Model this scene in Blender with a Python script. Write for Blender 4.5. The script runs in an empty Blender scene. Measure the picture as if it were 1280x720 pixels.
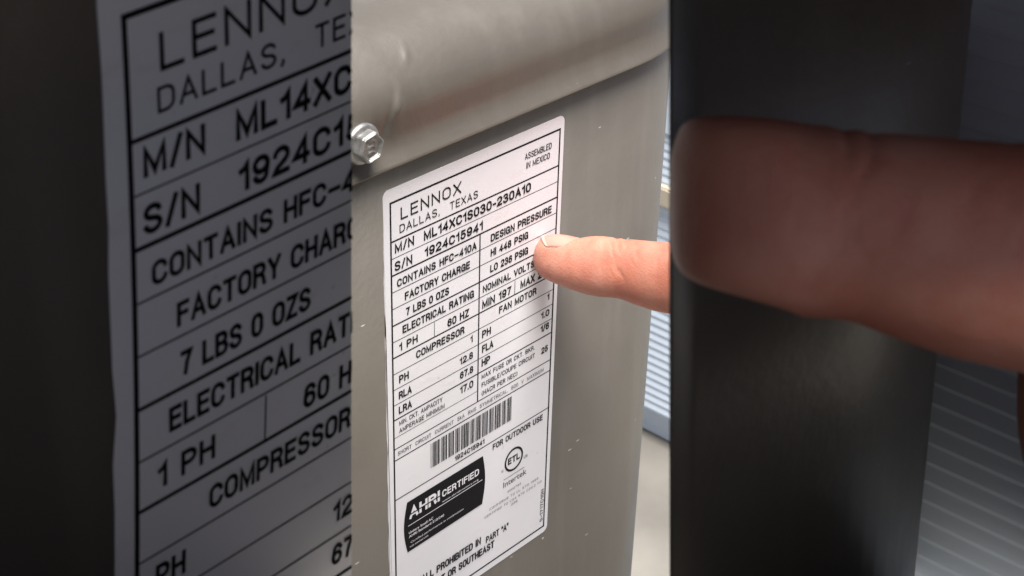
import bpy, bmesh, math, random
import numpy as np
from mathutils import Vector, Matrix

random.seed(7)
scene = bpy.context.scene
COL = scene.collection

# ---------------------------------------------------------------- camera
# world frame: x along the cabinet front, y into the cabinet, z up
ZL = 0.62                                   # height of the label's printed frame above the ground
CAM = Vector((-0.27816, -0.29180, 0.20062 + ZL))
RIGHT = Vector((0.670733, -0.741317, 0.023779)).normalized()
DOWN = Vector((-0.351037, -0.345529, -0.870277)).normalized()
FWD = Vector((0.653368, 0.575377, -0.491988)).normalized()
FPX = 1984.6                                # focal length in pixels of a 1280 wide picture
cam_d = bpy.data.cameras.new("camera")
cam_d.sensor_width = 36.0
cam_d.lens = 36.0 * FPX / 1280.0
cam_d.clip_start = 0.01
cam_d.clip_end = 200.0
cam_d.dof.use_dof = True
cam_d.dof.focus_distance = 0.495
cam_d.dof.aperture_fstop = 46.0
cam = bpy.data.objects.new("camera", cam_d)
COL.objects.link(cam)
m = Matrix.Identity(4)
for i in range(3):
    m[i][0], m[i][1], m[i][2], m[i][3] = RIGHT[i], -DOWN[i], -FWD[i], CAM[i]
cam.matrix_world = m
scene.camera = cam

# ---------------------------------------------------------------- light
SUN_EL = math.radians(75)
SUN_H = Vector((-0.50, -1.0, 0)).normalized()
SUN_DIR = SUN_H * math.cos(SUN_EL) + Vector((0, 0, math.sin(SUN_EL)))
world = bpy.data.worlds.new("World")
scene.world = world
world.use_nodes = True
wn = world.node_tree.nodes
bg = wn["Background"]
sky = wn.new("ShaderNodeTexSky")
sky.sky_type = 'NISHITA'
sky.sun_disc = False
sky.sun_elevation = SUN_EL
sky.sun_rotation = math.atan2(SUN_DIR.x, SUN_DIR.y)
sky.dust_density = 4.0
sky.air_density = 0.55
sky.ozone_density = 0.6
bg.inputs["Strength"].default_value = 0.05
world.node_tree.links.new(sky.outputs[0], bg.inputs[0])
sun_d = bpy.data.lights.new("sun", 'SUN')
sun_d.energy = 5.0
sun_d.angle = math.radians(36)
sun_d.color = (1.0, 0.965, 0.925)
sun = bpy.data.objects.new("sun", sun_d)
COL.objects.link(sun)
sun.rotation_euler = SUN_DIR.to_track_quat('Z', 'Y').to_euler()
sun.location = (0, -1, 3)
scene.view_settings.view_transform = 'Standard'
scene.view_settings.look = 'None'
scene.view_settings.gamma = 1.0
scene.view_settings.exposure = 1.06
scene.view_settings.use_curve_mapping = False
scene.cycles.max_bounces = 7
scene.cycles.diffuse_bounces = 4
scene.cycles.glossy_bounces = 3


def at(px, py, d):
    """a point of the place seen at a pixel of the 1280x720 photograph, d metres deep"""
    return CAM + RIGHT * ((px - 640) / FPX * d) + DOWN * ((py - 360) / FPX * d) + FWD * d


# ---------------------------------------------------------------- materials
def new_mat(name, color, rough=0.5, metallic=0.0, spec=0.5):
    mt = bpy.data.materials.new(name)
    mt.use_nodes = True
    b = mt.node_tree.nodes["Principled BSDF"]
    b.inputs["Base Color"].default_value = (*color, 1)
    b.inputs["Roughness"].default_value = rough
    b.inputs["Metallic"].default_value = metallic
    b.inputs["Specular IOR Level"].default_value = spec
    return mt, mt.node_tree.nodes, mt.node_tree.links, b


def ramp(nd, p0, p1, c0=(0, 0, 0, 1), c1=(1, 1, 1, 1)):
    r = nd.new("ShaderNodeValToRGB")
    r.color_ramp.elements[0].position, r.color_ramp.elements[0].color = p0, c0
    r.color_ramp.elements[1].position, r.color_ramp.elements[1].color = p1, c1
    return r


def mixc(nd, lk, fac, a, b):
    mx = nd.new("ShaderNodeMix")
    mx.data_type = 'RGBA'
    for sock, val in ((mx.inputs[0], fac), (mx.inputs[6], a), (mx.inputs[7], b)):
        if isinstance(val, (int, float)):
            sock.default_value = val
        elif isinstance(val, tuple):
            sock.default_value = (*val, 1)
        else:
            lk.new(val, sock)
    return mx.outputs[2]


def mathn(nd, lk, op, a, b=None):
    n_ = nd.new("ShaderNodeMath")
    n_.operation = op
    for i, val in enumerate((a, b)):
        if val is None:
            continue
        if isinstance(val, (int, float)):
            n_.inputs[i].default_value = val
        else:
            lk.new(val, n_.inputs[i])
    return n_.outputs[0]


def paint_material():
    """brown grey enamel on sheet steel: faint mottling, pale chips, fine scratches"""
    mt, nd, lk, b = new_mat("cabinet_paint", (0.12, 0.11, 0.093), 0.4, metallic=0.12, spec=1.0)
    tc = nd.new("ShaderNodeTexCoord")
    n1 = nd.new("ShaderNodeTexNoise"); n1.inputs["Scale"].default_value = 22; n1.inputs["Detail"].default_value = 5
    lk.new(tc.outputs["Object"], n1.inputs["Vector"])
    base = mixc(nd, lk, n1.outputs[0], (0.082, 0.073, 0.060), (0.112, 0.101, 0.085))
    # rain streaks and settled dust
    mps = nd.new("ShaderNodeMapping"); mps.inputs["Scale"].default_value = (85, 85, 5)
    lk.new(tc.outputs["Object"], mps.inputs["Vector"])
    ns = nd.new("ShaderNodeTexNoise"); ns.inputs["Scale"].default_value = 1.0; ns.inputs["Detail"].default_value = 6
    lk.new(mps.outputs[0], ns.inputs["Vector"])
    rs = ramp(nd, 0.50, 0.80); lk.new(ns.outputs[0], rs.inputs[0])
    base = mixc(nd, lk, mathn(nd, lk, 'MULTIPLY', rs.outputs[0], .45), base, (0.15, 0.14, 0.12))
    # chips: sparse tiny dots, a little stretched
    mp = nd.new("ShaderNodeMapping"); mp.inputs["Scale"].default_value = (95, 95, 125)
    mp.inputs["Rotation"].default_value = (0, 0.5, 0)
    lk.new(tc.outputs["Object"], mp.inputs["Vector"])
    vo = nd.new("ShaderNodeTexVoronoi"); lk.new(mp.outputs[0], vo.inputs["Vector"])
    vo.inputs["Scale"].default_value = 1.0
    sep = nd.new("ShaderNodeSeparateColor"); lk.new(vo.outputs["Color"], sep.inputs[0])
    size = mathn(nd, lk, 'MULTIPLY', mathn(nd, lk, 'POWER', sep.outputs[2], 3.0), 0.055)
    dot = mathn(nd, lk, 'LESS_THAN', vo.outputs["Distance"], mathn(nd, lk, 'ADD', size, 0.012))
    pick = mathn(nd, lk, 'GREATER_THAN', sep.outputs[0], 0.52)
    chips = mathn(nd, lk, 'MULTIPLY', dot, pick)
    # scratches: short slanted dashes
    mp2 = nd.new("ShaderNodeMapping"); mp2.inputs["Scale"].default_value = (62, 62, 300)
    mp2.inputs["Rotation"].default_value = (0, -0.75, 0)
    lk.new(tc.outputs["Object"], mp2.inputs["Vector"])
    vo2 = nd.new("ShaderNodeTexVoronoi"); lk.new(mp2.outputs[0], vo2.inputs["Vector"]); vo2.inputs["Scale"].default_value = 1.0
    sep2 = nd.new("ShaderNodeSeparateColor"); lk.new(vo2.outputs["Color"], sep2.inputs[0])
    scr = mathn(nd, lk, 'MULTIPLY', mathn(nd, lk, 'LESS_THAN', vo2.outputs["Distance"], 0.06), mathn(nd, lk, 'GREATER_THAN', sep2.outputs[1], 0.955))
    wear = mathn(nd, lk, 'MAXIMUM', chips, mathn(nd, lk, 'MULTIPLY', scr, 0.75))
    col = mixc(nd, lk, wear, base, (0.50, 0.47, 0.41))
    lk.new(col, b.inputs["Base Color"])
    # dust changes the gloss
    n2 = nd.new("ShaderNodeTexNoise"); n2.inputs["Scale"].default_value = 60; n2.inputs["Detail"].default_value = 6
    lk.new(tc.outputs["Object"], n2.inputs["Vector"])
    mr = nd.new("ShaderNodeMapRange"); mr.inputs[3].default_value = 0.33; mr.inputs[4].default_value = 0.5
    lk.new(n2.outputs[0], mr.inputs[0]); lk.new(mr.outputs[0], b.inputs["Roughness"])
    n3 = nd.new("ShaderNodeTexNoise"); n3.inputs["Scale"].default_value = 420; n3.inputs["Detail"].default_value = 3
    lk.new(tc.outputs["Object"], n3.inputs["Vector"])
    bp = nd.new("ShaderNodeBump"); bp.inputs["Strength"].default_value = 0.16; bp.inputs["Distance"].default_value = 0.0006
    lk.new(n3.outputs[0], bp.inputs["Height"])
    n4 = nd.new("ShaderNodeTexNoise"); n4.inputs["Scale"].default_value = 26; n4.inputs["Detail"].default_value = 2
    lk.new(tc.outputs["Object"], n4.inputs["Vector"])
    bp2 = nd.new("ShaderNodeBump"); bp2.inputs["Strength"].default_value = 0.25; bp2.inputs["Distance"].default_value = 0.0022
    lk.new(n4.outputs[0], bp2.inputs["Height"]); lk.new(bp.outputs[0], bp2.inputs["Normal"])
    lk.new(bp2.outputs[0], b.inputs["Normal"])
    return mt


def label_material():
    mt, nd, lk, b = new_mat("label_vinyl", (0.80, 0.77, 0.81), 0.42)
    tc = nd.new("ShaderNodeTexCoord")
    n1 = nd.new("ShaderNodeTexNoise"); n1.inputs["Scale"].default_value = 40; n1.inputs["Detail"].default_value = 6
    lk.new(tc.outputs["Object"], n1.inputs["Vector"])
    c = mixc(nd, lk, n1.outputs[0], (0.76, 0.755, 0.80), (0.82, 0.815, 0.85))
    n2 = nd.new("ShaderNodeTexNoise"); n2.inputs["Scale"].default_value = 330; n2.inputs["Detail"].default_value = 2
    lk.new(tc.outputs["Object"], n2.inputs["Vector"])
    r = ramp(nd, 0.72, 0.80); lk.new(n2.outputs[0], r.inputs[0])
    n5 = nd.new("ShaderNodeTexNoise"); n5.inputs["Scale"].default_value = 55; n5.inputs["Detail"].default_value = 8; n5.inputs["Roughness"].default_value = .7
    mp5 = nd.new("ShaderNodeMapping"); mp5.inputs["Rotation"].default_value = (0, .6, 0); mp5.inputs["Scale"].default_value = (1, 1, 2.6)
    lk.new(tc.outputs["Object"], mp5.inputs["Vector"]); lk.new(mp5.outputs[0], n5.inputs["Vector"])
    r5 = ramp(nd, 0.58, 0.78); lk.new(n5.outputs[0], r5.inputs[0])
    c = mixc(nd, lk, mathn(nd, lk, 'MULTIPLY', r5.outputs[0], .5), c, (0.62, 0.56, 0.53))
    lk.new(mixc(nd, lk, r.outputs[0], c, (0.60, 0.55, 0.54)), b.inputs["Base Color"])
    bp = nd.new("ShaderNodeBump"); bp.inputs["Strength"].default_value = 0.15; bp.inputs["Distance"].default_value = 0.0015
    lk.new(n1.outputs[0], bp.inputs["Height"]); lk.new(bp.outputs[0], b.inputs["Normal"])
    return mt


def skin_material():
    mt, nd, lk, b = new_mat("skin", (0.62, 0.34, 0.25), 0.48, spec=0.4)
    tc = nd.new("ShaderNodeTexCoord")
    n1 = nd.new("ShaderNodeTexNoise"); n1.inputs["Scale"].default_value = 75; n1.inputs["Detail"].default_value = 5
    lk.new(tc.outputs["Object"], n1.inputs["Vector"])
    r = ramp(nd, 0.32, 0.70, (0.44, 0.155, 0.10, 1), (0.55, 0.255, 0.185, 1)); lk.new(n1.outputs[0], r.inputs[0])
    n0 = nd.new("ShaderNodeTexNoise"); n0.inputs["Scale"].default_value = 190; n0.inputs["Detail"].default_value = 4
    lk.new(tc.outputs["Object"], n0.inputs["Vector"])
    r0 = ramp(nd, 0.50, 0.68); lk.new(n0.outputs[0], r0.inputs[0])
    lk.new(mixc(nd, lk, mathn(nd, lk, 'MULTIPLY', r0.outputs[0], .55), r.outputs[0], (0.47, 0.155, 0.11)), b.inputs["Base Color"])
    b.inputs["Subsurface Weight"].default_value = 0.25
    b.inputs["Subsurface Radius"].default_value = (1.0, 0.35, 0.2)
    b.inputs["Subsurface Scale"].default_value = 0.003
    # fine skin cells and creases running round the finger
    vo = nd.new("ShaderNodeTexVoronoi"); vo.inputs["Scale"].default_value = 1500
    lk.new(tc.outputs["Object"], vo.inputs["Vector"])
    n2 = nd.new("ShaderNodeTexNoise"); n2.inputs["Scale"].default_value = 260; n2.inputs["Detail"].default_value = 4
    lk.new(tc.outputs["Object"], n2.inputs["Vector"])
    h = mathn(nd, lk, 'ADD', mathn(nd, lk, 'MULTIPLY', vo.outputs["Distance"], 0.35), n2.outputs[0])
    bp = nd.new("ShaderNodeBump"); bp.inputs["Strength"].default_value = 0.24; bp.inputs["Distance"].default_value = 0.0007
    lk.new(h, bp.inputs["Height"]); lk.new(bp.outputs[0], b.inputs["Normal"])
    return mt


def noisy(name, c0, c1, scale, rough, bump=0.2, dist=0.002, metallic=0.0, stretch=(1, 1, 1)):
    mt, nd, lk, b = new_mat(name, c0, rough, metallic)
    tc = nd.new("ShaderNodeTexCoord")
    mp = nd.new("ShaderNodeMapping"); mp.inputs["Scale"].default_value = stretch
    lk.new(tc.outputs["Object"], mp.inputs["Vector"])
    n1 = nd.new("ShaderNodeTexNoise"); n1.inputs["Scale"].default_value = scale; n1.inputs["Detail"].default_value = 7
    lk.new(mp.outputs[0], n1.inputs["Vector"])
    r = ramp(nd, 0.3, 0.7, (*c0, 1), (*c1, 1)); lk.new(n1.outputs[0], r.inputs[0])
    lk.new(r.outputs[0], b.inputs["Base Color"])
    bp = nd.new("ShaderNodeBump"); bp.inputs["Strength"].default_value = bump; bp.inputs["Distance"].default_value = dist
    lk.new(n1.outputs[0], bp.inputs["Height"]); lk.new(bp.outputs[0], b.inputs["Normal"])
    return mt


PAINT = paint_material()
VINYL = label_material()
INK = new_mat("label_ink", (0.010, 0.009, 0.011), 0.7, spec=0.12)[0]
GREYINK = new_mat("label_faint_ink", (0.09, 0.085, 0.095), 0.7, spec=0.12)[0]
SKIN = skin_material()
NAIL = noisy("fingernail", (0.46, 0.215, 0.17), (0.53, 0.27, 0.215), 160, 0.3, 0.05, 0.0003)
NAILTIP = noisy("nail_free_edge", (0.50, 0.36, 0.29), (0.56, 0.42, 0.34), 160, 0.4, 0.05, 0.0003)
ZINC = noisy("zinc_plating", (0.26, 0.26, 0.255), (0.48, 0.48, 0.47), 420, 0.45, 0.2, 0.0005, 0.85)
SIDING = noisy("siding_paint", (0.58, 0.68, 0.80), (0.66, 0.75, 0.86), 14, 0.5, 0.15)
TRIM = noisy("beige_trim", (0.42, 0.37, 0.29), (0.52, 0.46, 0.37), 30, 0.6)
CONCRETE = noisy("weathered_concrete", (0.12, 0.112, 0.098), (0.20, 0.187, 0.165), 9, 0.8, 0.4, 0.004)
SHADE_BOARD = noisy("shade_board_steel", (0.035, 0.034, 0.032), (0.055, 0.052, 0.05), 40, 0.6)  # dark metal of the added shade boards


# ---------------------------------------------------------------- object helpers
def link_mesh(name, me, material, parent=None, smooth=False):
    if material:
        me.materials.append(material)
    o = bpy.data.objects.new(name, me)
    COL.objects.link(o)
    if parent is not None:
        o.parent = parent
    if smooth:
        for p in me.polygons:
            p.use_smooth = True
    return o


def empty(name, label, cat, group=None, loc=(0, 0, 0)):
    o = bpy.data.objects.new(name, None)
    o.empty_display_size = 0.02
    COL.objects.link(o)
    o.location = loc
    o["label"] = label
    o["category"] = cat
    if group:
        o["group"] = group
    return o


SKEW = None      # small crookedness of a label's print (set while that label is made)


def finish(name, bm, pose, material, parent, smooth=False, cut=None):
    """cut (plane in pose-local metres), move to the thing's place, link"""
    if SKEW and name != "panel":
        a = SKEW
        for vt in bm.verts:
            u, w = vt.co.x / .04, -vt.co.z / .04
            vt.co.x = .04 * (u + a[0] * w + a[1] * u * w + a[2] * u * u + a[6] * w * w)
            vt.co.z = -.04 * (w + a[3] * u + a[4] * u * w + a[5] * w * w + a[7] * u * u)
    if name == "rating_label":
        bmesh.ops.triangulate(bm, faces=[f for f in bm.faces if len(f.verts) > 4], ngon_method='EAR_CLIP')
    if cut is not None:
        co, no = cut
        g = bm.verts[:] + bm.edges[:] + bm.faces[:]
        r = bmesh.ops.bisect_plane(bm, geom=g, plane_co=co, plane_no=no, clear_outer=True, dist=1e-7)
        es = [e for e in r["geom_cut"] if isinstance(e, bmesh.types.BMEdge)]
        if es and all(len(e.link_faces) == 1 for e in es) and bm.faces and name in ("panel", "label_sheet"):
            bmesh.ops.holes_fill(bm, edges=es, sides=0)
    if not bm.verts or not bm.faces:
        bm.free()
        return None
    bmesh.ops.transform(bm, matrix=pose, verts=bm.verts)
    me = bpy.data.meshes.new(name)
    bm.to_mesh(me)
    bm.free()
    o = link_mesh(name, me, material, parent, smooth)
    if parent is not None:
        o.matrix_parent_inverse = Matrix.Translation(-Vector(parent.location))
    return o


def box(bm, x0, x1, y0, y1, z0, z1):
    vs = [bm.verts.new((x, y, z)) for x in (x0, x1) for y in (y0, y1) for z in (z0, z1)]
    for f in ((0, 1, 3, 2), (4, 6, 7, 5), (0, 4, 5, 1), (2, 3, 7, 6), (0, 2, 6, 4), (1, 5, 7, 3)):
        bm.faces.new([vs[i] for i in f])


# ---------------------------------------------------------------- the label and its print
MM = 0.001
FONT_H = None


def text_mesh(s, bold):
    cu = bpy.data.curves.new("t", 'FONT')
    cu.body = s
    cu.size = 1.0
    cu.offset = bold
    cu.resolution_u = 4
    o = bpy.data.objects.new("t", cu)
    COL.objects.link(o)
    me = bpy.data.meshes.new_from_object(o)
    bpy.data.objects.remove(o)
    bpy.data.curves.remove(cu)
    return me


_mh = text_mesh("H", 0.0)
FONT_H = max(v.co.y for v in _mh.vertices)
TEXT_CACHE = {}

# text, left, right, baseline (mm right of and below the frame's corner), cap height, weight, ink
TEXTS = [
    ("LENNOX", 4.0, 29.0, 6.6, 3.9, -0.035, 0), ("DALLAS,", 3.5, 19.9, 10.7, 2.65, -0.035, 0), ("TEXAS", 24.2, 36.3, 10.75, 2.6, -0.035, 0),
    ("ASSEMBLED", 57.3, 69.8, 5.3, 2.15, -0.03, 0), ("IN MEXICO", 58.1, 69.1, 8.5, 2.15, -0.03, 0),
    ("M/N", 1.5, 9.3, 16.6, 3.1, 0.012, 0), ("ML14XC1S030-230A10", 13.3, 60.5, 16.9, 3.2, 0.018, 0),
    ("S/N", 1.3, 8.5, 22.5, 3.1, 0.012, 0), ("1924C15941", 13.6, 38.7, 22.5, 3.1, 0.018, 0),
    ("CONTAINS HFC\u2013410A", 2.2, 36.0, 28.1, 2.6, 0.014, 0), ("FACTORY CHARGE", 5.3, 33.1, 33.7, 2.65, 0.014, 0),
    ("7 LBS 0 OZS", 5.7, 24.0, 39.2, 2.7, 0.014, 0), ("ELECTRICAL RATING", 4.2, 35.1, 44.7, 2.7, 0.014, 0),
    ("1 PH", 2.7, 10.5, 50.3, 2.75, 0.014, 0), ("60 HZ", 23.4, 33.0, 50.7, 2.8, 0.014, 0), ("COMPRESSOR", 9.8, 31.0, 56.0, 2.65, 0.014, 0),
    ("1", 33.8, 34.9, 60.9, 2.5, 0.014, 0), ("12.8", 29.0, 35.1, 67.0, 2.55, 0.014, 0), ("67.8", 29.2, 35.3, 72.4, 2.6, 0.014, 0), ("17.0", 29.3, 35.4, 78.0, 2.7, 0.014, 0),
    ("PH", 2.5, 6.6, 61.6, 2.8, 0.014, 0), ("RLA", 2.3, 7.8, 67.3, 2.75, 0.014, 0), ("LRA", 2.2, 7.8, 72.6, 2.7, 0.014, 0),
    ("DESIGN PRESSURE", 42.4, 71.0, 28.2, 2.65, 0.014, 0), ("HI 448 PSIG", 42.5, 60.0, 33.4, 2.65, 0.014, 0), ("LO 236 PSIG", 42.4, 60.2, 39.0, 2.65, 0.014, 0),
    ("NOMINAL VOLTS 230", 39.2, 70.5, 45.0, 2.5, 0.012, 0), ("MIN 197", 39.0, 52.6, 50.7, 3.0, 0.014, 0), ("MAX 253", 57.0, 71.6, 50.7, 3.0, 0.014, 0),
    ("FAN MOTOR", 47.0, 65.0, 55.8, 2.6, 0.014, 0), ("1", 70.7, 71.8, 60.6, 2.4, 0.014, 0), ("1.0", 67.9, 72.0, 66.7, 2.5, 0.014, 0), ("1/6", 67.9, 72.1, 71.9, 2.6, 0.014, 0),
    ("PH", 39.2, 43.3, 61.6, 2.8, 0.014, 0), ("FLA", 39.3, 44.6, 67.1, 2.8, 0.014, 0), ("HP", 39.2, 43.2, 72.3, 2.85, 0.014, 0), ("25", 68.7, 72.0, 80.7, 2.5, 0.014, 0),
    ("MAX FUSE OR CKT. BKR.", 39.3, 65.0, 77.0, 1.75, -0.02, 0), ("FUSIBLE/COUPE CIRCUIT", 39.4, 65.3, 80.2, 1.75, -0.02, 0), ("(HACR PER NEC)", 39.5, 56.7, 83.5, 1.75, -0.02, 0),
    ("MIN. CKT. AMPACITY", 2.3, 21.2, 76.9, 1.7, -0.03, 0), ("AMPERAGE MINIMUM", 2.3, 22.2, 79.7, 1.7, -0.03, 0),
    ("SHORT  CIRCUIT  CURRENT  5kA  RMS  SYMMETRICAL,  600  V  MAXIMUM", 1.5, 70.0, 87.8, 1.45, -0.04, 0),
    ("1924C15941", 27.1, 41.2, 103.1, 1.95, 0.014, 0), ("FOR OUTDOOR USE", 45.4, 70.7, 108.0, 2.35, 0.006, 0),
    ("c", 50.1, 51.1, 119.8, 1.3, 0.0, 0), ("US", 61.5, 63.4, 119.8, 1.2, 0.0, 0), ("Intertek", 51.2, 63.1, 126.8, 2.25, 0.004, 1),
    ("4002783", 53.4, 60.4, 130.1, 0.9, 0.0, 1), ("CONFORMS TO UL STD 1995", 44.4, 69.6, 132.7, 0.95, 0.0, 1),
    ("CERTIFIED TO CSA STD C22.2 NO.", 42.0, 71.8, 134.9, 0.95, 0.0, 1), ("236", 55.6, 58.8, 136.7, 0.95, 0.0, 1),
    ("INSTALL PROHIBITED IN", 4.6, 40.3, 144.6, 3.1, 0.012, 0), ("PART \"A\"", 42.9, 54.4, 146.0, 2.8, 0.0, 0),
    ("SOUTHWEST OR SOUTHEAST", 4.4, 47.2, 149.9, 3.1, 0.012, 0),
]
BADGE_TEXTS = [("AHRI", 6.2, 20.1, 115.2, 4.5, 0.055), ("CERTIFIED", 21.2, 38.7, 114.5, 2.75, 0.016), ("www.ahridirectory.org", 21.2, 38.5, 116.6, 0.7, 0.0),
               ("Unitary Small AC", 5.9, 17.0, 120.9, 0.95, 0.012), ("AHRI Standard 210/240", 5.9, 22.1, 122.5, 0.95, 0.012),
               ("Certified performance in combination", 6.7, 31.4, 125.0, 0.75, 0.0), ("with matched coils", 6.2, 14.7, 126.6, 0.75, 0.0)]
# horizontal rules: left, right, position, thickness ; vertical: position, top, bottom, thickness
HR = [(0, 73.7, 12.5, .5), (0, 73.7, 18.05, .2), (0, 73.7, 23.6, .52), (0, 73.7, 29.2, .22), (0, 73.7, 34.8, .22), (0, 73.7, 40.5, .46),
      (0, 73.7, 46.2, .22), (0, 73.7, 51.75, .46), (0, 73.7, 57.5, .22), (0, 73.7, 63.1, .22), (0, 73.7, 68.7, .22), (0, 73.7, 74.1, .42),
      (0, 37.55, 80.7, .16), (0, 73.7, 84.9, .32), (0, 73.7, 89.2, .36), (0, 73.7, 104.4, .34)]
VR = [(37.55, 23.6, 84.9, .5), (17.7, 46.2, 51.75, .2), (54.3, 46.2, 51.75, .2)]
C39 = {'1': 'wnnwnnnnw', '2': 'nnwwnnnnw', '4': 'nnnwwnnnw', '5': 'wnnwwnnnn', '9': 'nnwwnnwnn', 'C': 'wnwnnwnnn', '*': 'nwnnwnwnn'}


def rect(bm, u0, u1, w0, w1, y):
    """flat rectangle on the label; w runs down"""
    n_ = max(1, int(max(u1 - u0, w1 - w0) / 4))
    for k in range(n_):
        if u1 - u0 >= w1 - w0:
            a0, a1, b0, b1 = u0 + (u1 - u0) * k / n_, u0 + (u1 - u0) * (k + 1) / n_, w0, w1
        else:
            a0, a1, b0, b1 = u0, u1, w0 + (w1 - w0) * k / n_, w0 + (w1 - w0) * (k + 1) / n_
        bm.faces.new([bm.verts.new((u * MM, y, -w * MM)) for u, w in ((a0, b1), (a1, b1), (a1, b0), (a0, b0))])


def arc(cx, cy, rx, ry, a0, a1, n_=9):
    return [(cx + rx * math.cos(math.radians(a0 + (a1 - a0) * k / n_)), cy + ry * math.sin(math.radians(a0 + (a1 - a0) * k / n_))) for k in range(n_ + 1)]


def bowl(x, y0, y1, w):
    """D-shaped run from (x, y1) round to (x, y0)"""
    r = (y1 - y0) / 2
    rx = min(w * .62, r * 1.0)
    return [(x, y1)] + arc(w - rx, y1 - r, rx, r, 90, -90, 12) + [(x, y0)]


W_ = .60
O_ = arc(.3, .70, .3, .30, 0, 180, 12) + arc(.3, .30, .3, .30, 180, 360, 12) + [(.6, .70)]
GL = {   # plain upright sans drawn with one stroke width: advance width, strokes (cap height 1)
    'A': (.64, [[(0, 0), (.32, 1), (.64, 0)], [(.10, .31), (.54, .31)]]),
    'B': (.58, [[(0, 0), (0, 1)], bowl(0, .53, 1, .54), bowl(0, 0, .53, .58)]),
    'C': (.60, [arc(.3, .70, .3, .30, 12, 180, 12) + arc(.3, .30, .3, .30, 180, 348, 12)]),
    'D': (.60, [[(0, 0), (0, 1)], [(0, 1), (.28, 1)] + arc(.28, .68, .32, .32, 90, 0) + arc(.28, .32, .32, .32, 0, -90) + [(0, 0)]]),
    'E': (.52, [[(.52, 0), (0, 0), (0, 1), (.52, 1)], [(0, .53), (.47, .53)]]),
    'F': (.50, [[(0, 0), (0, 1), (.50, 1)], [(0, .52), (.44, .52)]]),
    'G': (.62, [arc(.3, .70, .3, .30, 15, 180, 12) + arc(.3, .30, .3, .30, 180, 360, 12) + [(.60, .47), (.32, .47)], [(.60, .30), (.62, 0)]]),
    'H': (.58, [[(0, 0), (0, 1)], [(.58, 0), (.58, 1)], [(0, .52), (.58, .52)]]),
    'I': (.0, [[(0, 0), (0, 1)]]),
    'K': (.58, [[(0, 0), (0, 1)], [(.56, 1), (0, .38)], [(.19, .58), (.60, 0)]]),
    'L': (.50, [[(0, 1), (0, 0), (.50, 0)]]),
    'M': (.72, [[(0, 0), (0, 1), (.36, .08), (.72, 1), (.72, 0)]]),
    'N': (.60, [[(0, 0), (0, 1), (.60, 0), (.60, 1)]]),
    'O': (.60, [O_]),
    'P': (.56, [[(0, 0), (0, 1)], bowl(0, .44, 1, .56)]),
    'R': (.58, [[(0, 0), (0, 1)], bowl(0, .50, 1, .56), [(.30, .50), (.46, .42), (.52, .28), (.54, .08), (.58, 0)]]),
    'S': (.58, [arc(.29, .755, .27, .245, 18, 180, 10) + [(.04, .66), (.12, .57), (.46, .46), (.55, .36)] + arc(.29, .26, .29, .26, 8, -165, 12)]),
    'T': (.58, [[(0, 1), (.58, 1)], [(.29, 1), (.29, 0)]]),
    'U': (.58, [[(0, 1), (0, .29)] + arc(.29, .29, .29, .29, 180, 360, 12) + [(.58, 1)]]),
    'V': (.62, [[(0, 1), (.31, 0), (.62, 1)]]),
    'W': (.86, [[(0, 1), (.21, 0), (.43, .92), (.65, 0), (.86, 1)]]),
    'X': (.60, [[(0, 0), (.60, 1)], [(0, 1), (.60, 0)]]),
    'Y': (.60, [[(0, 1), (.30, .46), (.60, 1)], [(.30, .46), (.30, 0)]]),
    'Z': (.56, [[(.02, 1), (.56, 1), (0, 0), (.56, 0)]]),
    '0': (.54, [[(x * .9, y) for x, y in O_]]),
    '1': (.26, [[(0, .76), (.14, .82), (.26, 1), (.26, 0)]]),
    '2': (.54, [arc(.27, .72, .27, .28, 170, 0, 10) + [(.53, .60), (.44, .47), (.10, .22), (0, 0), (.54, 0)]]),
    '3': (.54, [arc(.26, .76, .24, .24, 165, -80, 12) + [(.22, .53)], [(.28, .53)] + arc(.26, .27, .28, .27, 75, -165, 14)]),
    '4': (.56, [[(.43, 0), (.43, 1), (0, .27), (.56, .27)]]),
    '5': (.54, [[(.50, 1), (.10, 1), (.05, .50)] + arc(.27, .32, .27, .32, 140, -160, 14)]),
    '6': (.54, [arc(.28, .72, .25, .28, 20, 150, 8) + [(.0, .42)] + arc(.27, .30, .27, .30, 180, 540, 18)]),
    '7': (.52, [[(0, 1), (.52, 1), (.30, .52), (.20, 0)]]),
    '8': (.54, [arc(.27, .76, .23, .24, 0, 360, 18), arc(.27, .26, .27, .26, 0, 360, 18)]),
    '9': (.54, [arc(.26, .28, .25, .28, 200, 330, 8) + [(.54, .58)] + arc(.27, .70, .27, .30, 0, 360, 18)]),
    'k': (.40, [[(0, 0), (0, 1)], [(.36, .68), (0, .28)], [(.13, .42), (.40, 0)]]),
    '.': (.0, [[(0, 0), (0, .04)]]), ',': (.06, [[(.06, .04), (.06, -.02), (0, -.16)]]),
    '-': (.30, [[(0, .42), (.30, .42)]]), '\u2013': (.56, [[(0, .45), (.56, .45)]]), '/': (.34, [[(0, -.04), (.34, 1.04)]]),
    '(': (.18, [arc(.36, .45, .36, .66, 130, 230, 8)]), ')': (.18, [arc(-.18, .45, .36, .66, 50, -50, 8)]),
    '"': (.18, [[(0, 1), (0, .72)], [(.18, 1), (.18, .72)]]), ' ': (.22, []),
}


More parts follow.
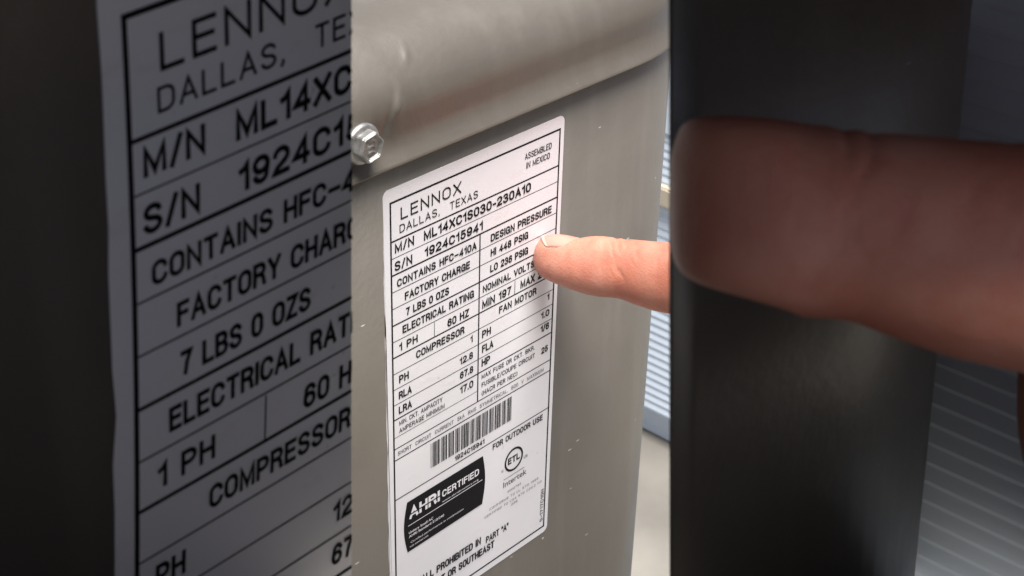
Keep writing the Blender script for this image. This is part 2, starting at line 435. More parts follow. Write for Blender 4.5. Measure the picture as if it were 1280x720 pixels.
def stroke(bm, pts, hw, y):
    """flat ribbon of half width hw along pts (x, z in metres), mitred"""
    q = [pts[0]]
    for p in pts[1:]:
        if (p[0] - q[-1][0]) ** 2 + (p[1] - q[-1][1]) ** 2 > (hw * .15) ** 2:
            q.append(p)
    if len(q) < 2:
        q = [pts[0], (pts[0][0], pts[0][1] + hw * .3)]
    P = [Vector((a, b)) for a, b in q]
    closed = (P[0] - P[-1]).length < hw * .5 and len(P) > 6
    if not closed:
        P[0] = P[0] - (P[1] - P[0]).normalized() * hw * .9
        P[-1] = P[-1] + (P[-1] - P[-2]).normalized() * hw * .9
    L, R = [], []
    for i in range(len(P)):
        a = (P[i] - P[i - 1]).normalized() if i else None
        b = (P[i + 1] - P[i]).normalized() if i < len(P) - 1 else None
        if closed and i == 0:
            a = (P[-1] - P[-2]).normalized()
        if closed and i == len(P) - 1:
            b = (P[1] - P[0]).normalized()
        if a is None: a = b
        if b is None: b = a
        t = a + b
        if t.length < .3:
            t = a
        t.normalize()
        nn = Vector((-t.y, t.x))
        c = max(.42, nn.dot(Vector((-a.y, a.x))))
        L.append(bm.verts.new((P[i].x + nn.x * hw / c, y, P[i].y + nn.y * hw / c)))
        R.append(bm.verts.new((P[i].x - nn.x * hw / c, y, P[i].y - nn.y * hw / c)))
    for i in range(len(P) - 1):
        bm.faces.new((L[i], R[i], R[i + 1], L[i + 1]))


def put_text(name, s, u0, u1, w, cap, bold, y, pose, mat, parent, cut, rot=False):
    bm = bmesh.new()
    if all(ch in GL for ch in s):
        th = cap * (.172 + bold * 1.2) if cap > 1.2 else cap * .13
        gap = .31
        tot = sum(GL[ch][0] for ch in s) + gap * (len(s) - 1)
        k = ((u1 - u0) - th) / max(tot, .01) if len(s) > 1 else cap * .9
        x = u0 + th / 2
        lay = 0.0
        for ch in s:
            wd, sts = GL[ch]
            for st in sts:
                q = []
                for a, b in st:
                    A, C = x + a * k, th / 2 + b * (cap - th)
                    q.append(((w - C) * MM, (-u1 + A - u0) * MM) if rot else (A * MM, (-w + C) * MM))
                if rot:
                    q = [((w - (th / 2 + b * (cap - th))) * MM, (-u1 + (x + a * k - u0)) * MM) for a, b in st]
                stroke(bm, q, th / 2 * MM, y - lay); lay += 3e-6
            x += (wd + gap) * k
        return finish(name, bm, pose, mat, parent, cut=cut)
    key = (s, bold)
    if key not in TEXT_CACHE:
        TEXT_CACHE[key] = text_mesh(s, bold)
    bm.from_mesh(TEXT_CACHE[key])
    xs = [v.co.x for v in bm.verts]
    x0, x1 = min(xs), max(xs)
    for v in bm.verts:
        a = (v.co.x - x0) / (x1 - x0) * (u1 - u0)
        c = v.co.y / FONT_H * cap
        v.co = Vector(((u0 + a) * MM, y, (-w + c) * MM))
    return finish(name, bm, pose, mat, parent, cut=cut)


def make_label(thing, pose, cut=None, umax=999, wmax=999, nicks=True):
    T = -0.00016                                     # label face
    bm = bmesh.new()
    # outline with rounded corners and a slightly worn edge
    pts = []
    x0, x1, z0, z1, r = -2.85, 75.75, -4.4, 158.6, 2.3
    for cx, cy, a0 in ((x1 - r, z0 + r, -90), (x1 - r, z1 - r, 0), (x0 + r, z1 - r, 90), (x0 + r, z0 + r, 180)):
        for k in range(7):
            a = math.radians(a0 + 15 * k)
            pts.append((cx + r * math.cos(a), cy + r * math.sin(a)))
        if a0 == 0:
            pts += [(u, z1) for u in range(70, 2, -6)]
        if a0 == 90 and nicks:
            rr = random.Random(3)
            for w in range(150, 4, -5):
                pts.append((x0 + rr.uniform(-.12, .12) + (.35 if w in (85, 40) else 0), w))
    pts += [(u, z0) for u in range(4, 70, 6)]
    top = [bm.verts.new((u * MM, T, -w * MM)) for u, w in pts]
    bot = [bm.verts.new((u * MM, -0.00002, -w * MM)) for u, w in pts]
    bm.faces.new(top)
    for i in range(len(pts)):
        j = (i + 1) % len(pts)
        bm.faces.new((top[i], bot[i], bot[j], top[j]))
    sheet = finish("rating_label", bm, pose, VINYL, thing, cut=cut)
    sheet["label"] = "white printed rating label with rounded corners"
    Y1, Y2, Y3 = T - 0.00005, T - 0.0001, T - 0.00015

    def sub(name, bm, mat):
        o = finish(name, bm, pose, mat, None, cut=cut)
        if o:
            o.parent = sheet
            o.matrix_parent_inverse = sheet.matrix_world.inverted()
        return o

    def tsub(name, *a, **k):
        o = put_text(name, *a, parent=None, **k)
        if o:
            o.parent = sheet
        return o
    bm = bmesh.new()
    t = .32
    rect(bm, -t, 73.73 + t, -t, t, Y1); rect(bm, -t, 73.73 + t, 155.7 - t, 155.7 + t, Y1)
    rect(bm, -t, t, t, 155.7 - t, Y1); rect(bm, 73.73 - t, 73.73 + t, t, 155.7 - t, Y1)
    sub("printed_frame", bm, INK)
    for a, b, w, th in HR:
        if a < umax and w < wmax:
            bm = bmesh.new(); rect(bm, a + t, b - (t if b > 70 else .25), w - th / 2, w + th / 2, Y1); sub("printed_rule", bm, INK)
    for u, w0, w1, th in VR:
        if u < umax:
            bm = bmesh.new(); rect(bm, u - th / 2, u + th / 2, w0 + .26, w1 - .2, Y2); sub("printed_rule", bm, INK)
    for s, u0, u1, w, cap, bold, ink in TEXTS:
        if u0 < umax and w < wmax:
            tsub("printed_text", s, u0, u1, w, cap, bold, Y2, pose, (INK, GREYINK)[ink], cut=cut)
    if wmax < 150:
        return sheet
    tsub("printed_text", "S-1717C10N", 138.5, 152.8, 73.0, 1.6, 0.0, Y2, pose, GREYINK, cut=cut, rot=True)
    # bar code
    bm = bmesh.new()
    seq = []
    for ch in "*1924C15941*":
        for k, q in enumerate(C39[ch]):
            seq.append((k % 2 == 0, 2.7 if q == 'w' else 1.0))
        seq.append((False, 1.0))
    tot = sum(q for _, q in seq[:-1])
    u = 16.05
    for ink, q in seq[:-1]:
        du = q / tot * 38.25
        if ink:
            rect(bm, u, u + du * .92, 90.6, 100.1, Y2)
        u += du
    sub("bar_code", bm, INK)
    # certification badge: barrel shaped black field with white print
    bm = bmesh.new()
    n_ = 10
    L = [(5.3 - 1.55 * math.sin(math.pi * k / n_), 107.9 + 20.1 * k / n_) for k in range(n_ + 1)]
    R_ = [(40.6 + 1.3 * math.sin(math.pi * k / n_), 107.9 + 19.8 * k / n_) for k in range(n_ + 1)]
    bm.faces.new([bm.verts.new((a * MM, Y2, -b * MM)) for a, b in R_[::1] + L[::-1]])
    bmesh.ops.triangulate(bm, faces=bm.faces[:])
    bmesh.ops.recalc_face_normals(bm, faces=bm.faces[:])
    sub("certification_badge", bm, INK)
    for s, u0, u1, w, cap, bold in BADGE_TEXTS:
        tsub("badge_text", s, u0, u1, w, cap, bold, Y3, pose, VINYL, cut=cut)
    bm = bmesh.new(); rect(bm, 5.6, 40.4, 117.35, 117.6, Y3); sub("badge_rule", bm, VINYL)
    # slash through the badge's big letters
    bm = bmesh.new(); rect(bm, 5.4, 20.6, 113.0, 113.45, Y3 - 0.00005); sub("badge_rule", bm, INK)
    # round mark of the test house: ring with letters, and the rule below it
    bm = bmesh.new()
    cx, cw = 56.3, 117.2
    for k in range(36):
        a0, a1 = math.radians(k * 10), math.radians(k * 10 + 10)
        q = [(cx + r_ * math.cos(a), cw + r_ * math.sin(a)) for r_, a in ((3.9, a0), (4.7, a0), (4.7, a1), (3.9, a1))]
        bm.faces.new([bm.verts.new((a * MM, Y2, -b * MM)) for a, b in q])
    sub("round_mark", bm, INK)
    tsub("printed_text", "ETL", 53.3, 59.4, 118.4, 2.7, 0.03, Y2, pose, INK, cut=cut)
    bm = bmesh.new(); rect(bm, 51.3, 62.0, 123.4, 123.6, Y2); sub("printed_rule", bm, GREYINK)
    return sheet


# ---------------------------------------------------------------- cabinet shapes
def plan_path(ua, x1, r, back, step):
    """plan outline of the cabinet front and its rounded corner: (x, y, outward normal)"""
    out = []
    n_ = max(2, int((x1 - ua) / step))
    for k in range(n_):
        x = ua + (x1 - ua) * k / n_
        out.append((x, 0.0, 0.0, -1.0))
    m_ = 28
    for k in range(m_ + 1):
        a = math.pi / 2 * k / m_
        out.append((x1 + r * math.sin(a), r - r * math.cos(a), math.sin(a), -math.cos(a)))
    for k in range(1, 7):
        out.append((x1 + r, r + back * k / 6, 1.0, 0.0))
    return out


def sweep(bm, path, prof, closed=False, bend=None):
    """prof: (offset outward, z)"""
    rows = []
    for x, y, nx, ny in path:
        row = []
        for o, z in prof:
            d = bend(x, z) if bend else 0.0
            row.append(bm.verts.new((x + nx * (o + d), y + ny * (o + d), z)))
        rows.append(row)
    n_ = len(prof)
    for i in range(len(rows) - 1):
        for j in range(n_ if closed else n_ - 1):
            k = (j + 1) % n_
            bm.faces.new((rows[i][j], rows[i + 1][j], rows[i + 1][k], rows[i][k]))
    if closed:
        bm.faces.new(rows[0]); bm.faces.new(rows[-1][::-1])


# ---------------------------------------------------------------- the ground and the house wall
bm = bmesh.new()
box(bm, -30, 30, -30, 30, -0.2, 0.0)
me = bpy.data.meshes.new("ground"); bm.to_mesh(me); bm.free()
g = link_mesh("ground", me, CONCRETE)
g["kind"] = "structure"


def ribbed_wall(name, label, x, y0, y1, zones, pitch, back=0.03):
    """wall in the plane x = const, its face towards -x: lap strips one by one"""
    root = empty(name, label, "wall", loc=(x, (y0 + y1) / 2, zones[0][0]))

    def piece(nm, bm, mat):
        me = bpy.data.meshes.new(nm)
        bmesh.ops.recalc_face_normals(bm, faces=bm.faces[:])
        bm.to_mesh(me); bm.free()
        o = link_mesh(nm, me, mat, root)
        o.matrix_parent_inverse = Matrix.Translation(-Vector(root.location))
        return o
    for z0, z1, kind in zones:
        if kind == 'ribs':
            n_ = max(1, round((z1 - z0) / pitch))
            p = (z1 - z0) / n_
            first = None
            for k in range(n_):
                za = z0 + k * p
                if first is None:
                    bm = bmesh.new()
                    prof = [(0, 0), (-p * .15, 0.0), (-p * .18, p * .2), (-p * .06, p * .985), (0, p * .985)]
                    rows = [[bm.verts.new((a, yy, b)) for a, b in prof] for yy in (y0, y1)]
                    for j in range(5):
                        bm.faces.new((rows[0][j], rows[0][(j + 1) % 5], rows[1][(j + 1) % 5], rows[1][j]))
                    bm.faces.new(rows[0]); bm.faces.new(rows[1][::-1])
                    o = piece("siding_strip", bm, SIDING)
                    first = o
                else:
                    o = first.copy(); COL.objects.link(o)
                o.location = (x, 0, za)
            bm = bmesh.new(); box(bm, x + .0005, x + back, y0, y1, z0, z1); piece("backing_board", bm, SIDING)
        else:
            mat = {'flat': SIDING, 'trim': TRIM, 'base': SIDING}[kind]
            d = {'flat': -.003, 'trim': -.008, 'base': .012}[kind]
            bm = bmesh.new(); box(bm, x + d, x + back, y0, y1, z0, z1 - .0005)
            bmesh.ops.bevel(bm, geom=bm.edges[:], offset=.0015, segments=2, affect='EDGES')
            piece({'flat': "upper_panel", 'trim': "trim_band", 'base': "base_board"}[kind], bm, mat)
    return root


ribbed_wall("house_wall", "pale blue ribbed house wall far behind the bright cabinet's corner", 0.69, -0.1, 2.2,
            [(0.0, 0.035, 'base'), (0.035, 0.238, 'ribs'), (0.238, 0.256, 'trim'), (0.256, 0.30, 'ribs'), (0.30, 1.3, 'flat')], 0.0078)


# ---------------------------------------------------------------- the bright cabinet with its label
POSE_C = Matrix.Translation((0, 0, ZL))
unit = empty("air_conditioner", "brown grey air conditioner cabinet in bright light, whole white label and hex screw", "air conditioner", loc=(0, 0.2, 0))
X1, RC = 0.1085, 0.068
path = plan_path(-0.20, X1, RC, 0.35, 0.004)
bm = bmesh.new()
sweep(bm, path, [(0, -0.585), (0, 0.03), (-0.0012, 0.03), (-0.0012, -0.585)], closed=True)
bmesh.ops.recalc_face_normals(bm, faces=bm.faces[:])
finish("front_panel", bm, POSE_C, PAINT, unit, smooth=True)


def dent(x, z):
    """small knocks in the lid beside the screw"""
    def ridge(cx, cz, ang, L, W, A):
        dx, dz = x - cx, z - cz
        a = dx * math.cos(ang) + dz * math.sin(ang)
        b = -dx * math.sin(ang) + dz * math.cos(ang)
        return A * math.exp(-(a / L) ** 2 - (b / W) ** 2)
    return (ridge(0.0015, 0.0285, math.radians(62), .0042, .0011, .0013) - ridge(-0.0015, 0.0245, math.radians(62), .005, .0016, .0006)
            + ridge(0.012, 0.0405, math.radians(50), .0022, .0008, .0005) - ridge(-.006, .020, 0, .008, .007, .0005))


prof = [(0.0004, 0.0129), (0.0028, 0.0123), (0.0032, 0.0124), (0.0033, 0.0127)]
o_, z_ = prof[-1]
TILT = [(0, 30), (3, 26), (6, 10), (8.5, -7), (13, -8), (16, 4), (19, 18), (23, 32), (29, 46), (36, 60), (45, 74), (52, 82), (60, 86)]   # run in mm, lean inwards in degrees
run = 0.0
while run < 60:
    for (r0, t0), (r1, t1) in zip(TILT, TILT[1:]):
        if r0 <= run <= r1:
            tl = math.radians(t0 + (t1 - t0) * (run - r0) / (r1 - r0))
    o_ -= math.sin(tl) * .0008
    z_ += math.cos(tl) * .0008
    prof.append((o_, z_))
    run += .8
prof.append((prof[-1][0] - 0.05, prof[-1][1] + 0.003))
lp = plan_path(-0.20, X1, RC, 0.35, 0.0009)
bm = bmesh.new()
sweep(bm, lp, prof, bend=dent)
bmesh.ops.recalc_face_normals(bm, faces=bm.faces[:])
lid = finish("lid", bm, POSE_C, PAINT, unit, smooth=True)

# screw: flange, hexagon head with a dished face and raised marks
sc_ = Vector((-0.0130, -0.0030, 0.0236))
bm = bmesh.new()
rot = Matrix.Rotation(math.radians(90), 4, 'X')


def lathe(bm, prof, n_, hexa=False):
    rows = []
    for y, r in prof:
        row = []
        for k in range(n_):
            a = 2 * math.pi * k / n_ + .2
            rr = r
            row.append(bm.verts.new((rr * math.cos(a), y, rr * math.sin(a))))
        rows.append(row)
    for i in range(len(rows) - 1):
        for k in range(n_):
            bm.faces.new((rows[i][k], rows[i][(k + 1) % n_], rows[i + 1][(k + 1) % n_], rows[i + 1][k]))
    bm.faces.new(rows[-1])


lathe(bm, [(0.004, .003), (0.0006, .0044), (0.0, .0051), (-.0007, .0051), (-.0012, .0046), (-.0013, .0038)], 40)
bmesh.ops.recalc_face_normals(bm, faces=bm.faces[:])
fl = finish("screw", bm, POSE_C @ Matrix.Translation(sc_) @ Matrix.Scale(1.15, 4), ZINC, unit, smooth=True)
fl["label"] = "shiny zinc hex head screw with a flange"
bm = bmesh.new()
lathe(bm, [(-.0010, .0040), (-.0034, .0040), (-.0039, .0037), (-.0040, .0033), (-.0035, .0029), (-.0034, .0018)], 6)
bmesh.ops.bevel(bm, geom=[e for e in bm.edges], offset=.00018, segments=2, affect='EDGES')
bmesh.ops.recalc_face_normals(bm, faces=bm.faces[:])
hx = finish("hex_head", bm, POSE_C @ Matrix.Translation(sc_) @ Matrix.Scale(1.15, 4), ZINC, None)
hx.parent = fl
for k in range(3):
    bm = bmesh.new()
    z = (k - 1) * .0014
    n_ = 9
    pts = []
    for j in range(n_):
        a = math.radians(-20 + 220 * j / (n_ - 1))
        pts.append((.0009 * math.cos(a) * (1 if k % 2 else -1), z + .00045 * math.sin(a)))
    for j in range(n_ - 1):
        (xa, za), (xb, zb) = pts[j], pts[j + 1]
        d = Vector((xb - xa, zb - za)).normalized() * .00016
        vs = [bm.verts.new((xa - d.y, -.0037, za + d.x)), bm.verts.new((xb - d.y, -.0037, zb + d.x)), bm.verts.new((xb + d.y, -.0037, zb - d.x)), bm.verts.new((xa + d.y, -.0037, za - d.x))]
        vt = [bm.verts.new((v.co.x, -.0032, v.co.z)) for v in vs]
        bm.faces.new(vs)
        for q in range(4):
            bm.faces.new((vs[q], vt[q], vt[(q + 1) % 4], vs[(q + 1) % 4]))
    bmesh.ops.recalc_face_normals(bm, faces=bm.faces[:])
    mk = finish("head_mark", bm, POSE_C @ Matrix.Translation(sc_) @ Matrix.Scale(1.15, 4), ZINC, None)
    mk.parent = fl

make_label(unit, POSE_C)


# ---------------------------------------------------------------- the big shaded panels at both sides
def pose_from(Rw, t, kap, kap0=2.75):
    """columns: along the label, down the label, into the panel"""
    t = CAM + (Vector((t[0], t[1], t[2] + ZL)) - CAM) * (kap / kap0)
    M = Matrix.Identity(4)
    for i in range(3):
        M[i][0] = Rw[i][0] * kap
        M[i][1] = Rw[i][2] * kap
        M[i][2] = -Rw[i][1] * kap
        M[i][3] = t[i]
    return M


def panel_cut(pose, px, keep_left):
    """a straight saw cut square through the sheet, along the line the picture shows upright"""
    inv = pose.inverted()
    pts = []
    for py in (60, 660):
        o = inv @ CAM
        d = (inv @ at(px, py, 1.0)) - o
        pts.append(o + d * (-o.y / d.y))
    along = (pts[1] - pts[0]).normalized()
    no = along.cross(Vector((0, 1, 0))).normalized()
    if (no.x > 0) != keep_left:
        no = -no
    return (pts[0], no)


RWL = [[0.99951, -0.00543, -0.03096], [0.03096, 0.00038, 0.99952], [-0.00541, -0.99999, 0.00055]]
RWR = [[0.99378, 0.03301, 0.10634], [-0.10429, -0.05864, 0.99282], [0.03901, -0.99773, -0.05483]]
POSE_L = pose_from(RWL, (-0.05272, 0.04362, 0.05716), 1.45)
POSE_R = pose_from(RWR, (-0.18791, -0.04228, 0.14084), 1.5)
CUT_L = panel_cut(POSE_L, 438, True)
CUT_R = panel_cut(POSE_R, 842, False)


def board(thing, name, x0, x1, sec, th):
    """camera-square sheet: sec gives (depth, height below the lens axis) of its two long edges"""
    bm = bmesh.new()
    vs = []
    for d, y in sec:
        for x in (x0, x1):
            for q in (0, th):
                vs.append(bm.verts.new(CAM + RIGHT * x + DOWN * (y + q) + FWD * d))
    for f in ((0, 1, 3, 2), (4, 6, 7, 5), (0, 4, 5, 1), (2, 3, 7, 6), (0, 2, 6, 4), (1, 5, 7, 3)):
        bm.faces.new([vs[i] for i in f])
    bmesh.ops.recalc_face_normals(bm, faces=bm.faces[:])
    return finish(name, bm, Matrix.Identity(4), SHADE_BOARD, thing)


def shade_boards(thing, x0, x1, dfront, dback):
    """added unseen boards above and below a side panel, blocking sun and sky"""
    board(thing, "upper_shade_board", x0, x1, [(dfront, -0.012 - 0.184 * max(dfront, 0)), (dback, -0.010 - 0.184 * dback)], -0.003)  # added out of view to keep sun and sky off the panel
    board(thing, "lower_shade_board", x0, x1, [(dfront, 0.012 + 0.184 * max(dfront, 0)), (dback, 0.008 + 0.184 * dback)], 0.003)  # added out of view to keep light from the ground off it


lp_ = empty("shaded_cabinet", "dark shaded metal panel at left with the large cropped label", "metal panel", loc=(-0.1, -0.03, 0.5))
bm = bmesh.new()
box(bm, -0.045, 0.08, 0.0, 0.0006, -0.11, 0.016)
finish("panel", bm, POSE_L, PAINT, lp_, cut=CUT_L)
SKEW = (-0.049, 0.026, 0.029, -0.049, 0.033, 0.059, -0.029, -0.011)
make_label(lp_, POSE_L, cut=CUT_L, umax=34, wmax=92)
SKEW = None
shade_boards(lp_, -0.34, -0.001, 0.072, 0.29)

rp_ = empty("shaded_cabinet_corner", "dark shaded rounded cabinet corner at right behind the large finger", "metal panel", loc=(0.1, -0.08, 0.5))
XR, RR = 0.1085, 0.068
bm = bmesh.new()
sweep(bm, plan_path(0.05, XR, RR, 0.02, 0.004), [(0, -0.15), (0, -0.012), (-0.0006, -0.012), (-0.0006, -0.15)], closed=True)
bmesh.ops.recalc_face_normals(bm, faces=bm.faces[:])
finish("panel", bm, POSE_R, PAINT, rp_, smooth=True, cut=CUT_R)
shade_boards(rp_, 0.001, 0.17, 0.128, 0.352)
ribbed_wall("siding_section", "dark shaded ribbed siding at the right edge behind the large finger", 0.02, -0.225, -0.146,
            [(0.50, 0.74, 'ribs')], 0.0053, back=0.008)


# ---------------------------------------------------------------- hands
def loft(bm, rings, n_=40):
    """rings: (centre, up half axis, side half axis, exponent)"""
    rows = []
    for c, A, B, e in rings:
        row = []
        for k in range(n_):
            a = 2 * math.pi * k / n_
            ca, sa = math.cos(a), math.sin(a)
            p = 2.0 / e
            row.append(bm.verts.new(c + A * (math.copysign(abs(ca) ** p, ca)) + B * (math.copysign(abs(sa) ** p, sa))))
        rows.append(row)
    for i in range(len(rows) - 1):
        for k in range(n_):
            bm.faces.new((rows[i][k], rows[i][(k + 1) % n_], rows[i + 1][(k + 1) % n_], rows[i + 1][k]))
    bm.faces.new(rows[0][::-1]); bm.faces.new(rows[-1])


def chain(bm, pts, rad, n_=24, sub=8):
    """smooth round tube through points (Catmull-Rom) with round ends"""
    P = [pts[0] * 2 - pts[1]] + pts + [pts[-1] * 2 - pts[-2]]
    Rr = [rad[0]] + rad + [rad[-1]]
    C, Q = [], []
    for i in range(1, len(P) - 2):
        for s in range(sub):
            t = s / sub
            a, b, c, d = P[i - 1], P[i], P[i + 1], P[i + 2]
            C.append(0.5 * ((2 * b) + (c - a) * t + (2 * a - 5 * b + 4 * c - d) * t * t + (3 * b - a - 3 * c + d) * t ** 3))
            Q.append(Rr[i] + (Rr[i + 1] - Rr[i]) * t)
    C.append(pts[-1]); Q.append(rad[-1])
    T0 = (C[1] - C[0]).normalized(); T1 = (C[-1] - C[-2]).normalized()
    head = [(C[0] - T0 * Q[0] * math.cos(a), Q[0] * math.sin(a)) for a in (.15, .5, .9, 1.25)]
    tail = [(C[-1] + T1 * Q[-1] * math.cos(a), Q[-1] * math.sin(a)) for a in (1.25, .9, .5, .15)]
    C2 = [h[0] for h in head] + C + [h[0] for h in tail]
    Q2 = [h[1] for h in head] + Q + [h[1] for h in tail]
    rings = []
    up = Vector((0.13, 0.21, 0.97)).normalized()
    for i, c in enumerate(C2):
        T = (C2[min(i + 1, len(C2) - 1)] - C2[max(i - 1, 0)]).normalized()
        B = T.cross(up)
        if B.length < 1e-4:
            B = T.orthogonal()
        B.normalize()
        A = B.cross(T).normalized()
        rings.append((c, A * Q2[i], B * Q2[i], 2.0))
        up = A
    loft(bm, rings, n_)


# outline of the pointing finger: x, upper edge, lower edge (pixels of the photograph)
FINGER = [(666.0, 318.5, 327), (667.5, 311.5, 333.5), (670.5, 304.5, 339), (675, 299.5, 344), (681, 296.3, 348.3), (690, 294.6, 353), (700, 294.3, 357),
          (712, 295.6, 361.5), (719, 297.0, 363.8), (725, 297.6, 365.6), (732, 296.2, 367.6), (740, 295.2, 369.6), (750, 294.9, 371.2), (760, 295.9, 372),
          (766, 296.6, 372.2), (772, 297.4, 372.8), (778, 298.2, 374.6), (786, 299.0, 377.8), (800, 300, 383), (815, 301.5, 388), (841, 303, 393.5),
          (862, 304, 397), (890, 305.5, 399), (930, 307, 402), (980, 307, 408), (1022, 305, 416)]


def make_hand(name, label, zoom, depth, bent, voxel):
    """index finger from its outline, then knuckles, curled fingers, thumb, palm and wrist; fused into one skin"""
    Z = lambda px, py: (640 + (px - 640) * zoom, 360 + (py - 360) * zoom)
    bm = bmesh.new()
    rings = []
    scale = None
    for x, t, b in FINGER:
        d = depth(x)
        c = at(*Z(x, (t + b) / 2), d)
        a = (b - t) / 2 * zoom / FPX * d
        rings.append([x, c, -DOWN * a, FWD * a * 0.94, 2.25])
    nail_rings = [r for r in rings if 674 <= r[0] <= 726]
    if bent:
        # last joint folded down on to the sheet: finger tip rests on the panel
        keep = [r for r in rings if r[0] >= 753.5]
        k0 = (753.5 - 750) / 10
        pr_, nx_ = [r for r in rings if r[0] < 753.5][-1], keep[0]
        keep = [[753.5, pr_[1].lerp(nx_[1], k0), pr_[2].lerp(nx_[2], k0), pr_[3].lerp(nx_[3], k0), 2.25]] + keep
        c0 = keep[0][1]; A0 = keep[0][2]; r0 = A0.length
        axis = (keep[1][1] - c0).normalized()
        fold = []
        steps = 9
        Rb = r0 * 0.32
        piv = c0 + FWD * Rb
        for k in range(1, steps + 1):
            f_ = k / steps
            a = math.radians(90) * f_
            c = piv - axis * (Rb * math.sin(a)) - FWD * (Rb * math.cos(a)) - DOWN * (r0 * .14 * f_)
            side = (FWD * math.cos(a) + axis * math.sin(a))
            fold.append([0, c, A0 * (1 - .10 * f_), side * r0 * .94, 2.25 + 4.2 * f_])
        e = fold[-1][1]
        for s, q in ((.4, .89), (.9, .87), (1.4, .82), (1.75, .72), (2.0, .55), (2.12, .3)):
            fold.append([0, e + FWD * r0 * s, A0 * q, axis * r0 * .94 * q / .9, 6.2 - s * 1.4])
        rings = fold[::-1] + keep
    loft(bm, [tuple(r[1:]) for r in rings], 56)
    X = -(rings[-1][1] - rings[-6][1]).normalized()      # towards the tip
    Zu = (-DOWN - X * (-DOWN).dot(X)).normalized()
    Yl = Zu.cross(X).normalized()
    if Yl.dot(FWD) < 0:
        Yl = -Yl
    O = rings[-1][1]
    s = zoom * depth(1022) / depth(1022) * (depth(1022) / 0.49) * MM
    V = lambda a, b_, c: O + X * (a * s) + Yl * (b_ * s) + Zu * (c * s)
    # palm, wrist, forearm
    pr = []
    for a, y, z, hb, ha, e in ((12, 28, -3, 26, 6, 2.4), (6, 28, -3, 36, 11, 2.6), (-5, 28, -3, 40, 14, 2.7), (-25, 28, -4, 41, 15.5, 2.7), (-50, 27, -5, 39, 17, 2.6), (-75, 26, -5, 33, 18, 2.4),
                               (-92, 25, -4, 28, 18.5, 2.2), (-110, 25, -4, 28, 20, 2.1), (-140, 25, -3, 31, 24, 2.0)):
        pr.append((V(a, y, z), Zu * ha * s, Yl * hb * s, e))
    loft(bm, pr, 40)
    for k, ln in ((1, 1.0), (2, .95), (3, .8)):
        y = 19.5 * k - 1
        chain(bm, [V(-14, y, 1), V(10, y, 0), V(25 * ln, y, -8), V(24 * ln, y, -26 * ln), V(6, y, -31 * ln), V(-10, y, -24)],
              [10.5 * s, 10.5 * s, 9.8 * s, 9 * s, 8.4 * s, 7 * s])
    chain(bm, [V(-78, 4, -10), V(-55, -8, -15), V(-30, -14, -20), V(-16, -10, -22), V(-2, -4, -21)], [15 * s, 14 * s, 11 * s, 10 * s, 7.5 * s])
    bmesh.ops.recalc_face_normals(bm, faces=bm.faces[:])
    me = bpy.data.meshes.new(name)
    bm.to_mesh(me); bm.free()
    tmp = bpy.data.objects.new("tmp", me)
    COL.objects.link(tmp)
    md = tmp.modifiers.new("r", 'REMESH'); md.mode = 'VOXEL'; md.voxel_size = voxel; md.use_smooth_shade = True
    m2 = tmp.modifiers.new("s", 'SMOOTH'); m2.factor = 0.5; m2.iterations = 5
    dg = bpy.context.evaluated_depsgraph_get()
    me2 = bpy.data.meshes.new_from_object(tmp.evaluated_get(dg))
    bpy.data.objects.remove(tmp)
    # knuckle creases pressed into the last joint
    root = Vector(O)
    if True:
        nv = len(me2.vertices)
        co = np.empty(nv * 3, 'f'); no = np.empty(nv * 3, 'f')
        me2.vertices.foreach_get("co", co); me2.vertices.foreach_get("normal", no)
        co = co.reshape(-1, 3).astype(float); no = no.reshape(-1, 3)
        r_ = co - np.array(CAM)
        d_ = r_ @ np.array(FWD)
        px = 640 + FPX * (r_ @ np.array(RIGHT)) / d_ / zoom
        py = 360 + FPX * (r_ @ np.array(DOWN)) / d_ / zoom
        g_ = np.zeros(nv)
        for c, wv, am in ((752, 1.8, .10), (764, 2.1, .16), (771, 2.6, .30), (779, 2.4, .26), (788, 2.2, .14), (799, 2.5, .12), (822, 3, .10), (834, 3, .12)):
            cc = c + 3.5 * np.sin(py * .09 + c) + 1.5 * np.sin(py * .31 + c * 2)
            g_ += am * np.exp(-((px - cc) / wv) ** 2) * (.55 + .45 * np.sin(py * .17 + c * 3))
        # flat groove along the nail's fold
        f_ = np.clip((362 - py) / 22, 0, 1) * (px > 740) * (px < 850)
        co -= no * (g_ * f_ * .0011 * zoom * depth(760) / .5)[:, None]
        me2.vertices.foreach_set("co", co.astype('f').ravel())
    me2.transform(Matrix.Translation(-root))
    me2.name = name
    o = link_mesh(name, me2, SKIN, smooth=True)
    o.location = root
    o["label"] = label
    o["category"] = "hand"
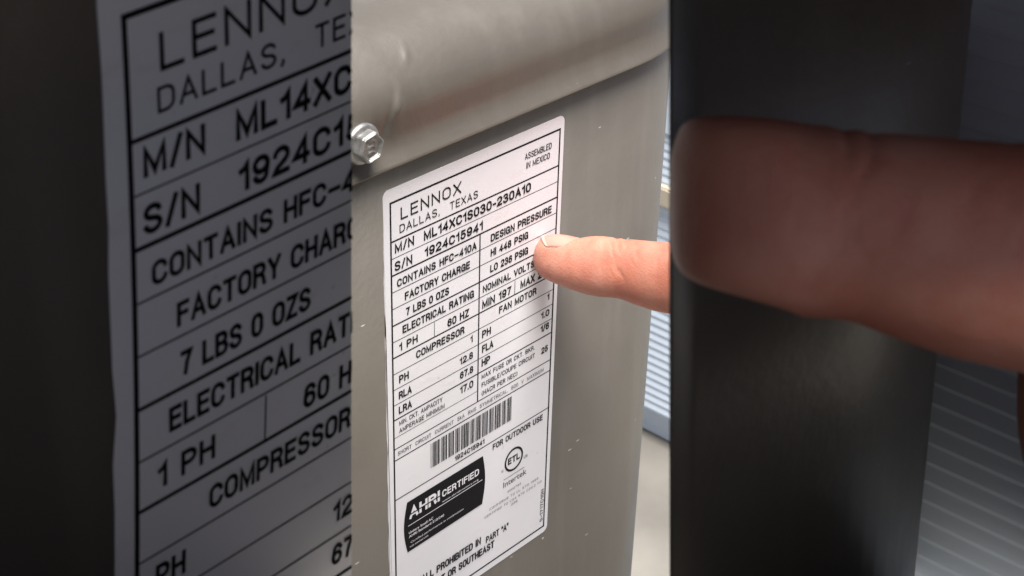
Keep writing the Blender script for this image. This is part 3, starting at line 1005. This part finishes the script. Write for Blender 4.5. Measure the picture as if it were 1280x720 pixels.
    if not bent:
        bm = bmesh.new()
        rows = []
        nn = 15
        S_ = [676.2 + (724.5 - 676.2) * i / 23 for i in range(24)]

        def ring_at(x):
            for i in range(len(FINGER) - 1):
                if FINGER[i][0] <= x <= FINGER[i + 1][0]:
                    f_ = (x - FINGER[i][0]) / (FINGER[i + 1][0] - FINGER[i][0])
                    q0, q1 = rings[i], rings[i + 1]
                    return q0[1].lerp(q1[1], f_), q0[2].lerp(q1[2], f_), q0[3].lerp(q1[3], f_)
        for k in range(nn):
            u = -1 + 2 * k / (nn - 1)
            th = math.radians(16 + 46 * u)
            q_ = 1 - math.sqrt(max(0, 1 - (.97 * u) ** 2))
            lo = 676.0 + 9.0 * q_
            hi = 724.0 - 15.0 * q_
            row = []
            for i in range(24):
                x = lo + (hi - lo) * i / 23
                c, A, B = ring_at(max(x, 678.5))
                p = c + A * math.cos(th) - B * math.sin(th)
                if x < 678.5:
                    c2 = ring_at(679.5)[0]
                    p += (c - c2).normalized() * (678.5 - x) * 0.00025
                nrm = (A.normalized() * math.cos(th) - B.normalized() * math.sin(th))
                lift = 0.00045 * (1 - .75 * (i / 23) ** 3) * (1 - .55 * u ** 4)
                row.append(bm.verts.new(p + nrm * lift - root))
            rows.append(row)
        for i in range(nn - 1):
            for j in range(23):
                bm.faces.new((rows[i][j], rows[i][j + 1], rows[i + 1][j + 1], rows[i + 1][j]))
        bmesh.ops.recalc_face_normals(bm, faces=bm.faces[:])
        bmesh.ops.solidify(bm, geom=bm.faces[:], thickness=0.0004)
        me = bpy.data.meshes.new("fingernail"); bm.to_mesh(me); bm.free()
        nl = link_mesh("fingernail", me, NAIL, o, smooth=True)
        me.materials.append(NAILTIP)
        for p in me.polygons:                    # pale free edge
            i = min(v for v in p.vertices) % 24 if max(p.vertices) < nn * 24 else 9
            if i < 2:
                p.material_index = 1
    return o


make_hand("pointing_hand", "brightly lit bare hand, index fingertip touching the white label", 1.0,
          lambda x: 0.5110 - (min(x, 1022) - 666) * (0.024 / 176), False, 0.00055)
make_hand("shaded_hand", "large shaded bare hand at right, finger across the dark cabinet corner", 3.168,
          lambda x: 0.203 - (x - 704) * (0.004 / 138), True, 0.0007)
